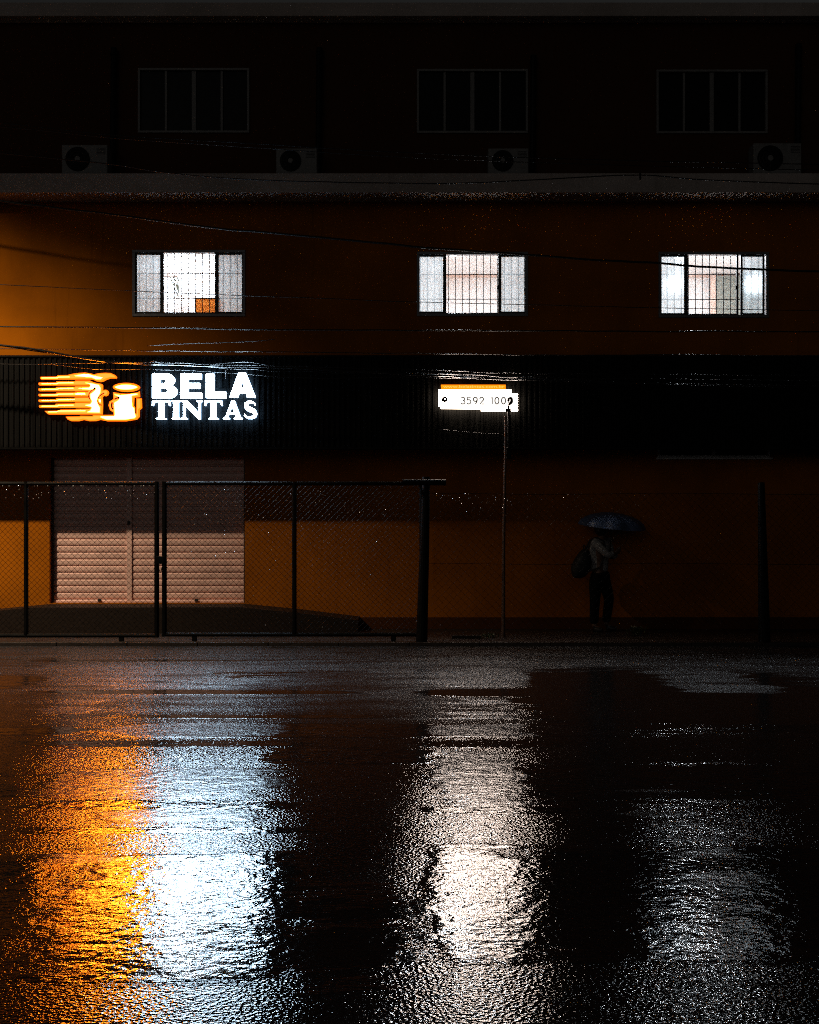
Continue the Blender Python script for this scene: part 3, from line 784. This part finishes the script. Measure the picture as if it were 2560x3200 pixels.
# service mast in front of the number sign
my = -1.45
def mp(px, py, dy=0): return (PX(px, my), my + dy, PZ(py, my))
t = empty('service_mast', (PX(1573, my), my, 0), 'thin rusty service pole with hooked top in front of the number sign', 'pole')
b = BM(); tube(b, [(PX(1573, my), my, 0), mp(1574, 1700), mp(1579, 1420), mp(1580, 1300)], [.030, .026, .020, .018], 12); obj('pole', b, M['rust'], t)
b = BM(); tube(b, [mp(1589, 1300, .02), mp(1590, 1270, .02), mp(1593, 1262, .02), mp(1598, 1256, .02), mp(1599, 1248, .02), mp(1595, 1243, .02), mp(1590, 1246, .02), mp(1589, 1253, .02)], .018, 10); obj('hook', b, M['black'], t)
b = BM(); tube(b, [mp(1592, 1296, .03), mp(1592, 1432, .03)], .024, 10); obj('conduit', b, M['black'], t)
b = BM(); box(b, PX(1584, my), PX(1598, my), my + .01, my + .08, PZ(1434, my), PZ(1397, my), .01); obj('junction_box', b, M['black'], t)
b = BM(); box(b, PX(1580, my), PX(1598, my), my - .005, my + .03, PZ(1286, my), PZ(1276, my), .004); obj('clamp', b, M['black'], t)

# clutter on the pavement
b = BM(); yy = -1.7
box(b, PX(1412, yy), PX(1505, yy), yy, yy + .12, .004, .045, .006)
tag(obj('loose_board', b, M['concrete']), 'dark loose board lying on the pavement left of service pole', 'board')
def weed(px, yy, n, h, lab, sd):
    r = random.Random(sd); b = BM(); cx = PX(px, yy)
    for _ in range(n):
        a = r.uniform(0, 6.28); l = r.uniform(.5, 1) * h; s = r.uniform(.2, 1.1)
        base = Vector((cx + r.gauss(0, .05), yy + r.gauss(0, .04), .001)); tip = base + Vector((math.cos(a) * l * s, math.sin(a) * l * s, l))
        mid_ = (base + tip) / 2 + Vector((0, 0, l * .2)); w = Vector((-math.sin(a), math.cos(a), 0)) * .010
        v = [b.verts.new(q) for q in (base - w * .5, base + w * .5, mid_ + w, tip, mid_ - w)]
        b.faces.new(v)
    tag(obj('weed', b, M['weed']), lab, 'weed')
weed(1990, -.9, 60, .13, 'low wet weed on the pavement just right of the person', 1)
weed(1530, -1.55, 30, .08, 'small weed at the left foot of service pole', 2)

# ------------------------------------------------------------------ overhead cables
def cable(pts, y, r, label, wob=.0, name='overhead_cable', mat='cable', sheen=0):
    q = [P(a, b_, CD + y) for a, b_ in pts]
    out = []
    for i in range(len(q) - 1):       # Catmull-Rom through the points
        p0, p1, p2, p3 = q[max(i - 1, 0)], q[i], q[i + 1], q[min(i + 2, len(q) - 1)]
        n_ = max(4, int((p2 - p1).length / .12))
        for k in range(n_):
            t_ = k / n_
            v = .5 * ((2 * p1) + (p2 - p0) * t_ + (2 * p0 - 5 * p1 + 4 * p2 - p3) * t_ ** 2 + (3 * p1 - p0 - 3 * p2 + p3) * t_ ** 3)
            if wob: v = v + Vector((0, wob * noise.noise(v * 1.7 + Vector((0, 0, r * 900))), wob * noise.noise(v * 2.3 + Vector((5, r * 500, 0)))))
            out.append(v)
    out.append(q[-1])
    b = BM(); tube(b, out, r, 7)
    return tag(obj(name, b, M[mat], smooth=True), label, 'cable', 'overhead cables crossing in front of the facade')
cable([(-400, 560), (0, 627), (237, 656), (556, 697), (705, 716), (965, 738), (1280, 770), (1577, 791), (1800, 808), (2066, 823), (2141, 829), (2245, 836), (2393, 842), (2560, 848), (2900, 852)], -1.25, .017, 'thick twisted cable sloping across to the top of the right lit window', .012)
cable([(-400, 870), (0, 889), (408, 909), (764, 924), (965, 931), (1280, 943), (1644, 952), (2067, 962), (2393, 968), (2560, 970), (2900, 972)], -1.5, .0055, 'thin cable crossing the lower part of all three lit windows', .006)
cable([(-400, 1012), (0, 1020), (408, 1024), (779, 1029), (1280, 1032), (1700, 1034), (2560, 1036), (2900, 1036)], -1.5, .010, 'level cable running just below the lit windows', .012)
cable([(460, 1080), (560, 1075), (780, 1067), (860, 1060)], -1.4, .005, 'short thin cable rising to the right below left lit window', .004)
cable([(-400, 1080), (0, 1089), (482, 1096), (779, 1099), (1280, 1104), (1700, 1110), (2133, 1108), (2400, 1112), (2900, 1112)], -1.5, .006, 'level cable just above the top edge of black fascia', .010)
cable([(-400, 1030), (0, 1079), (89, 1088), (223, 1113), (319, 1128), (480, 1136), (800, 1146), (1100, 1160), (1440, 1177), (1642, 1186), (2100, 1200), (2900, 1215)], -1.6, .016, 'thick cable dropping from the left edge to the emblem and on above number sign', .014)
cable([(-400, 1060), (0, 1083), (120, 1098), (360, 1130), (500, 1140), (640, 1146), (860, 1158), (1100, 1165), (1356, 1167), (1593, 1177), (2000, 1186), (2900, 1192)], -1.55, .008, 'cable in the bundle passing closest over the white letters', .02)
cable([(-400, 1130), (0, 1138), (300, 1134), (500, 1134), (700, 1139), (900, 1144), (1100, 1150), (1394, 1158), (1593, 1166), (2000, 1170), (2900, 1176)], -1.7, .006, 'highest thin cable of the bundle above number sign', .016)
cable([(160, 1138), (300, 1152), (500, 1155), (640, 1159), (800, 1172), (1000, 1182), (1300, 1178), (1440, 1182), (1530, 1178), (1700, 1190), (2200, 1205), (2900, 1220)], -1.65, .006, 'lowest cable of the bundle dipping toward the white letters', .012)
cable([(470, 1128), (560, 1136), (650, 1138), (760, 1132), (850, 1142), (980, 1150)], -1.45, .006, 'short slack loop of cable above the first white letters', .02)
cable([(-400, 450), (0, 479), (334, 512), (520, 540), (801, 562), (1280, 573), (1503, 570), (1800, 555), (2000, 547), (2207, 562), (2560, 575), (2900, 580)], -1.4, .009, 'cable sagging along the pale floor slab to a clamp', .004)
cable([(-400, 350), (0, 384), (364, 423), (801, 449), (1280, 478), (1900, 500), (2900, 520)], -1.4, .007, 'upper cable crossing the dark upper storey above the air conditioners', .004)
cable([(-400, 375), (0, 396), (364, 432), (801, 462), (1280, 492), (1900, 515), (2900, 540)], -1.5, .006, 'lower of the two cables crossing the dark upper storey', .004)
cable([(1378, 1342), (1440, 1348), (1510, 1354), (1576, 1358)], -1.4, .005, 'short service wire running from the fascia to service pole', .0)
b = BM(); c = P(2001, 549, CD - 1.4); box(b, c.x - .012, c.x + .012, c.y - .02, c.y + .02, c.z - .06, c.z + .04, .004)
tag(obj('cable_clamp', b, M['black']), 'small black clamp hanging on the cable over the pale slab', 'clamp')
b = BM(); tube(b, [P(707, 1146, CD - 1.5), P(706, 1160, CD - 1.5), P(706, 1182, CD - 1.5)], .005, 6)
tag(obj('wire_tail', b, M['alu']), 'short wire tail hanging from bundle before last letter of top line', 'wire')

# street lamp standing just outside the picture on the left
LX, LY, LZ = -8.6, -4.9, 8.3
t = empty('street_lamp', (LX, GY - .1, 0), 'tall concrete street lamp left of the gate with an arm over the road', 'street lamp')
b = BM(); tube(b, [(LX, GY - .1, 0), (LX, GY - .1, 9.2)], [.15, .10], 16); obj('pole', b, M['slab'], t)
b = BM(); tube(b, [(LX, GY - .15, 8.4), (LX, GY - 1.2, 8.85), (LX, LY + .3, 8.9)], .03, 10); obj('arm', b, M['alu_dark'], t)
b = BM(); box(b, LX - .14, LX + .14, LY - .3, LY + .32, LZ + .14, LZ + .26, .03); obj('lamp_head', b, M['alu_dark'], t)
ld = bpy.data.lights.new('street_light', 'SPOT'); ld.energy = 4700; ld.color = (1.0, .76, .50); ld.shadow_soft_size = .10
ld.spot_size = R(154); ld.spot_blend = 1
lo = bpy.data.objects.new('street_light', ld); C.objects.link(lo); lo.location = (LX, LY, LZ); lo.rotation_euler = (R(4), R(13), 0)
lo.parent = t; lo.matrix_parent_inverse = Matrix.Translation(-Vector(t.location))

# ------------------------------------------------------------------ person under an umbrella
PY_ = -.45
ks = 4.9
def U(u, v, dy=0.0): return Vector((PX(1740 + u / ks, PY_), PY_ + dy, PZ(1560 + v / ks, PY_) - (0.0)))
def skin(name, chain, mats, parent=None, sub=2, smooth=True):
    """chain: list of (point, radius(x,y)), edges list; root first"""
    verts, edges = chain
    me = bpy.data.meshes.new(name); me.from_pydata([tuple(v[0]) for v in verts], edges, [])
    o = bpy.data.objects.new('tmp', me); C.objects.link(o)
    o.modifiers.new('s', 'SKIN'); 
    sv = me.skin_vertices[0].data
    for i, v in enumerate(verts):
        r = v[1]; sv[i].radius = r if isinstance(r, tuple) else (r, r)
        sv[i].use_root = (i == 0)
    s = o.modifiers.new('d', 'SUBSURF'); s.levels = s.render_levels = sub
    bpy.context.view_layer.update()
    nm = bpy.data.meshes.new_from_object(o.evaluated_get(bpy.context.evaluated_depsgraph_get()))
    bpy.data.objects.remove(o); nm.name = name
    nm.materials.clear()
    return link_mesh(name, nm, mats, parent, smooth)
M['skin'] = plain('brown_skin', col(.13, .065, .04), .5, var=.08)
M['hair'] = plain('black_hair', col(.006, .005, .005), .5)
M['trouser'] = plain('black_trousers', col(.004, .004, .005), .9, spec=.1)
M['shoe'] = plain('dark_shoe', col(.02, .016, .014), .4)
M['sole'] = plain('pale_shoe_sole', col(.35, .3, .26), .6)
M['bag'] = plain('black_bag_fabric', col(.008, .008, .009), .7)
def shirt_mat():
    n = N('grey_checked_shirt')
    p = n.obj_pos()
    br = n.add('ShaderNodeTexChecker', {'Vector': p, 'Scale': 28.0, 'Color1': col(.42, .41, .40), 'Color2': col(.20, .20, .21)}).outputs[0]
    nz = n.noise(p, 30, 4)
    return n.pbr(Base_Color=n.mix(n.maprange(nz, .4, .65, 0, 1), br, col(.28, .27, .27)), Roughness=.85, Normal=n.bump(n.noise(p, 14, 3), .02))
M['shirt'] = shirt_mat()
FZ = .0
pelvis = U(655, 1190); 
pelvis.z = .90
hipL, hipR = U(585, 1260, -.06), U(735, 1260, .08)
kneeL, kneeR = U(575, 1560, -.07), U(815, 1520, .06)
ankL, ankR = U(558, 1880, -.07), U(765, 1850, .07)
dzf = .075
ankL.z, ankR.z = .085, .10
toeL, toeR = ankL + Vector((.11, -.10, -.045)), ankR + Vector((.13, -.03, -.062))
toeL = ankL + Vector((.10, -.06, -.052))
waist, chest, neck0 = U(650, 1060), U(655, 760), U(690, 590)
shL, shR = U(560, 655, -.13), U(790, 665, .13)
elL = U(760, 860, -.20); elR = U(900, 900, .16)
haL = U(905, 800, -.10); haR = U(930, 770, .04)
neck1 = U(705, 545); head0 = U(715, 500); head1 = U(720, 430); head2 = U(712, 385)
V = [(pelvis, (.13, .10)), (waist, (.125, .095)), (chest, (.145, .105)), (neck0, (.065, .06)), (neck1, (.052, .052)), (head0, (.075, .07)), (head1, (.092, .082)), (head2, (.07, .065)),
     (shL, .058), (elL, .042), (haL, .030), (shR, .058), (elR, .042), (haR, .030),
     (hipL, .088), (kneeL, .058), (ankL, .042), (toeL, (.035, .028)), (hipR, .088), (kneeR, .058), (ankR, .042), (toeR, (.035, .028))]
E = [(0, 1), (1, 2), (2, 3), (3, 4), (4, 5), (5, 6), (6, 7), (2, 8), (8, 9), (9, 10), (2, 11), (11, 12), (12, 13), (0, 14), (14, 15), (15, 16), (16, 17), (0, 18), (18, 19), (19, 20), (20, 21)]
# nose and chin
V += [(head0 + Vector((.055, -.03, .0)), .035), (head0 + Vector((.092, -.045, .035)), .014)]
E += [(5, 22), (5, 23)]
# fingers closed round the umbrella shaft
def fingers(hand, idx, d, side):
    for k in range(4):
        base = hand + d * (.045 - .004 * abs(k - 1)) + Vector((0, 0, .03 - k * .021))
        V.append((base, .0105)); i = len(V) - 1; E.append((idx, i))
        m1 = base + d * .022 + side * .022; V.append((m1, .0095)); E.append((i, i + 1))
        m2 = m1 - d * .010 + side * .022; V.append((m2, .0085)); E.append((i + 1, i + 2))
        m3 = m2 - d * .020; V.append((m3, .008)); E.append((i + 2, i + 3))
    th = hand + d * .018 + side * .03 + Vector((0, 0, .028)); V.append((th, .011)); i = len(V) - 1; E.append((idx, i))
    V.append((th + d * .028 + Vector((0, 0, .008)), .0095)); E.append((i, i + 1))
fingers(haR, 13, Vector((.9, -.3, .1)).normalized(), Vector((-.3, -.9, 0)).normalized())
fingers(haL, 10, Vector((.9, .3, .1)).normalized(), Vector((-.3, .9, 0)).normalized())
person = skin('person', (V, E), M['skin'])
tag(person, 'person in grey shirt and dark trousers walking right beside the wall with a raised umbrella', 'person')
G = .02
shirtV = [(U(650, 1130), (.15, .118)), (waist, (.148, .118)), (chest, (.172, .13)), (neck0 + Vector((0, 0, -.035)), (.095, .085)), (shL, .082), (elL, .06), (elL.lerp(haL, .6), .045), (shR, .082), (elR, .06), (elR.lerp(haR, .6), .045)]
skin('shirt', (shirtV, [(0, 1), (1, 2), (2, 3), (2, 4), (4, 5), (5, 6), (2, 7), (7, 8), (8, 9)]), M['shirt'], person)
pel2 = pelvis + Vector((0, 0, .02))
trV = [(pel2, (.152, .12)), (hipL, .112), (kneeL, .083), (ankL + Vector((0, 0, .02)), .072), (hipR, .112), (kneeR, .083), (ankR + Vector((0, 0, .02)), .070), (pel2 + Vector((0, 0, .06)), (.145, .115))]
skin('trousers', (trV, [(0, 7), (0, 1), (1, 2), (2, 3), (0, 4), (4, 5), (5, 6)]), M['trouser'], person)
for a_, t_ in ((ankL, toeL), (ankR, toeR)):
    heel = a_ + Vector((-.035, .01, -.03)); 
    skin('shoe', ([(heel, .05), ((heel + t_) / 2 + Vector((0, 0, .0)), .05), (t_, (.046, .04)), (t_ + Vector((.035, -.01, -.004)), .03), (a_ + Vector((0, 0, .01)), .05)], [(0, 1), (1, 2), (2, 3), (0, 4)]), M['shoe'], person)
b = BM()
r_ = bmesh.ops.create_icosphere(b, subdivisions=4, radius=1)
hc = U(700, 440)
for v in list(b.verts):
    n0 = v.co.copy()
    rr = .118 + .014 * noise.noise(n0 * 3) + .006 * noise.noise(n0 * 11)
    v.co = Vector((n0.x * rr * 1.0, n0.y * rr * .95, n0.z * rr * 1.12)) + hc + Vector((-.012, 0, .0))
bmesh.ops.delete(b, geom=[v for v in b.verts if (v.co.x - hc.x) > .062 and v.co.z < hc.z + .03], context='VERTS')
obj('hair', b, M['hair'], person, True)
for s in (-1, 1):
    b = BM(); ball(b, head1 + Vector((.076, -.03 + s * .032, .0)), .011, 2); obj('eye', b, M['door_white'], person, True)

# backpack slung behind
bp = empty('backpack', U(360, 1200), 'dark bulky bag hanging behind the back of the walking person', 'bag')
b = BM(); bmesh.ops.create_icosphere(b, subdivisions=4, radius=1)
c0 = U(385, 985)
for v in b.verts:
    q = v.co.copy(); q = Vector([math.copysign(abs(a) ** .75, a) for a in q])
    zz = q.z; wdt = .145 * (1 - .42 * max(0, zz)) * (1 + .06 * noise.noise(q * 3))
    v.co = c0 + Vector((q.x * wdt + zz * .055, q.y * .16, zz * .232 + .006 * noise.noise(q * 5)))
obj('bag_body', b, M['bag'], bp, True)
b = BM(); ball(b, U(290, 1060, -.02), .095, 3, (.8, 1.1, 1.15)); obj('pocket', b, M['bag'], bp, True)
b = BM(); tube(b, [U(420, 790), U(405, 720), U(425, 700), U(450, 760)], .010, 8); obj('handle', b, M['bag'], bp)
for s in (-.11, .11):
    b = BM(); tube(b, [U(440, 800, s), U(520, 640, s), U(600, 590, s), U(700, 640, s * 1.1), U(735, 800, s * 1.2), U(640, 1040, s * 1.3), U(470, 1100, s)], .014, 8); obj('strap', b, M['bag'], bp)

# umbrella
apex = U(860, 205, -.02); ub = (haR + haL) / 2 + Vector((.05, 0, 0))
ub = U(935, 800, -.03)
um = empty('umbrella', ub, 'open dark blue umbrella held low over the walking person', 'umbrella')
axis = (apex - ub).normalized()
axis = Vector((.07, -.10, 1)).normalized()
ub = apex - axis * .66
e1 = Vector((1, 0, .0)) - axis * axis.x; e1.normalize(); e2 = axis.cross(e1)
b = BM(); NS_, NR = 64, 8; Rr, Hh = .535, .225
def canopy_pt(a, t):
    g = 1 - .13 * (1 - abs(math.cos(4 * a))) * t      # scalloped between eight ribs
    rr = Rr * g * math.sin(t * math.pi / 2 * .98); h = Hh * (1 - math.cos(t * math.pi / 2)) + .030 * (1 - abs(math.cos(4 * a))) * t * t - .02 * (1 - abs(math.cos(4 * a))) * t * t * t
    wave = 0.012 * math.sin(a + 1) * t
    return apex - axis * (h + wave) + (e1 * math.cos(a) + e2 * math.sin(a)) * rr
tip = b.verts.new(apex); rows = []
for i in range(1, NR + 1): rows.append([b.verts.new(canopy_pt(k * 2 * math.pi / NS_, i / NR)) for k in range(NS_)])
for k in range(NS_): b.faces.new((tip, rows[0][k], rows[0][(k + 1) % NS_]))
for i in range(NR - 1):
    for k in range(NS_): b.faces.new((rows[i][k], rows[i + 1][k], rows[i + 1][(k + 1) % NS_], rows[i][(k + 1) % NS_]))
M['umb'] = plain('dark_blue_umbrella_cloth', col(.07, .11, .22), .45, var=.35, sc=6)
cn = obj('canopy', b, M['umb'], um, True)
for k in range(8):
    a = k * math.pi / 4; b = BM()
    tube(b, [canopy_pt(a, i / 8) - axis * .006 for i in range(9)], .003, 5); tube(b, [apex - axis * .26, canopy_pt(a, .5) - axis * .008], .0025, 5); obj('rib', b, M['black'], um)
b = BM(); tube(b, [apex + axis * .04, ub], .006, 8); obj('shaft', b, M['black'], um)
b = BM(); tube(b, [ub + axis * .10, ub - axis * .04, ub - axis * .06 + e1 * .015, ub - axis * .06 + e1 * .04, ub - axis * .04 + e1 * .05], .013, 10); obj('handle', b, M['black'], um)

# ------------------------------------------------------------------ night sky, light, camera
w = bpy.data.worlds.new('World'); S.world = w; w.use_nodes = True
nt = w.node_tree; bg = nt.nodes['Background']
sky = nt.nodes.new('ShaderNodeTexSky'); sky.sky_type = 'NISHITA'; sky.sun_disc = False
sky.sun_elevation = R(8); sky.sun_rotation = R(200); sky.air_density = 2; sky.dust_density = 4
hs = nt.nodes.new('ShaderNodeHueSaturation'); hs.inputs['Saturation'].default_value = .12
nt.links.new(sky.outputs[0], hs.inputs['Color']); nt.links.new(hs.outputs[0], bg.inputs[0])
bg.inputs[1].default_value = .0050

cam = bpy.data.cameras.new('camera'); co = bpy.data.objects.new('camera', cam); C.objects.link(co)
cam.sensor_width = 36; cam.lens = F / 3200 * 36; cam.shift_y = (HY - 1600) / 3200
cam.clip_end = 1000; cam.clip_start = .05
co.location = (0, -CD, CZ); co.rotation_euler = (R(90), 0, 0)
S.camera = co
S.view_settings.view_transform = 'Standard'; S.view_settings.look = 'None'; S.view_settings.exposure = 0; S.view_settings.gamma = 1
S.cycles.use_denoising = False; S.cycles.filter_width = 1.1
S.cycles.max_bounces = 8; S.cycles.diffuse_bounces = 4; S.cycles.glossy_bounces = 4; S.cycles.transmission_bounces = 6; S.cycles.transparent_max_bounces = 8
S.cycles.sample_clamp_indirect = 3.0; S.cycles.caustics_refractive = False; S.cycles.caustics_reflective = False
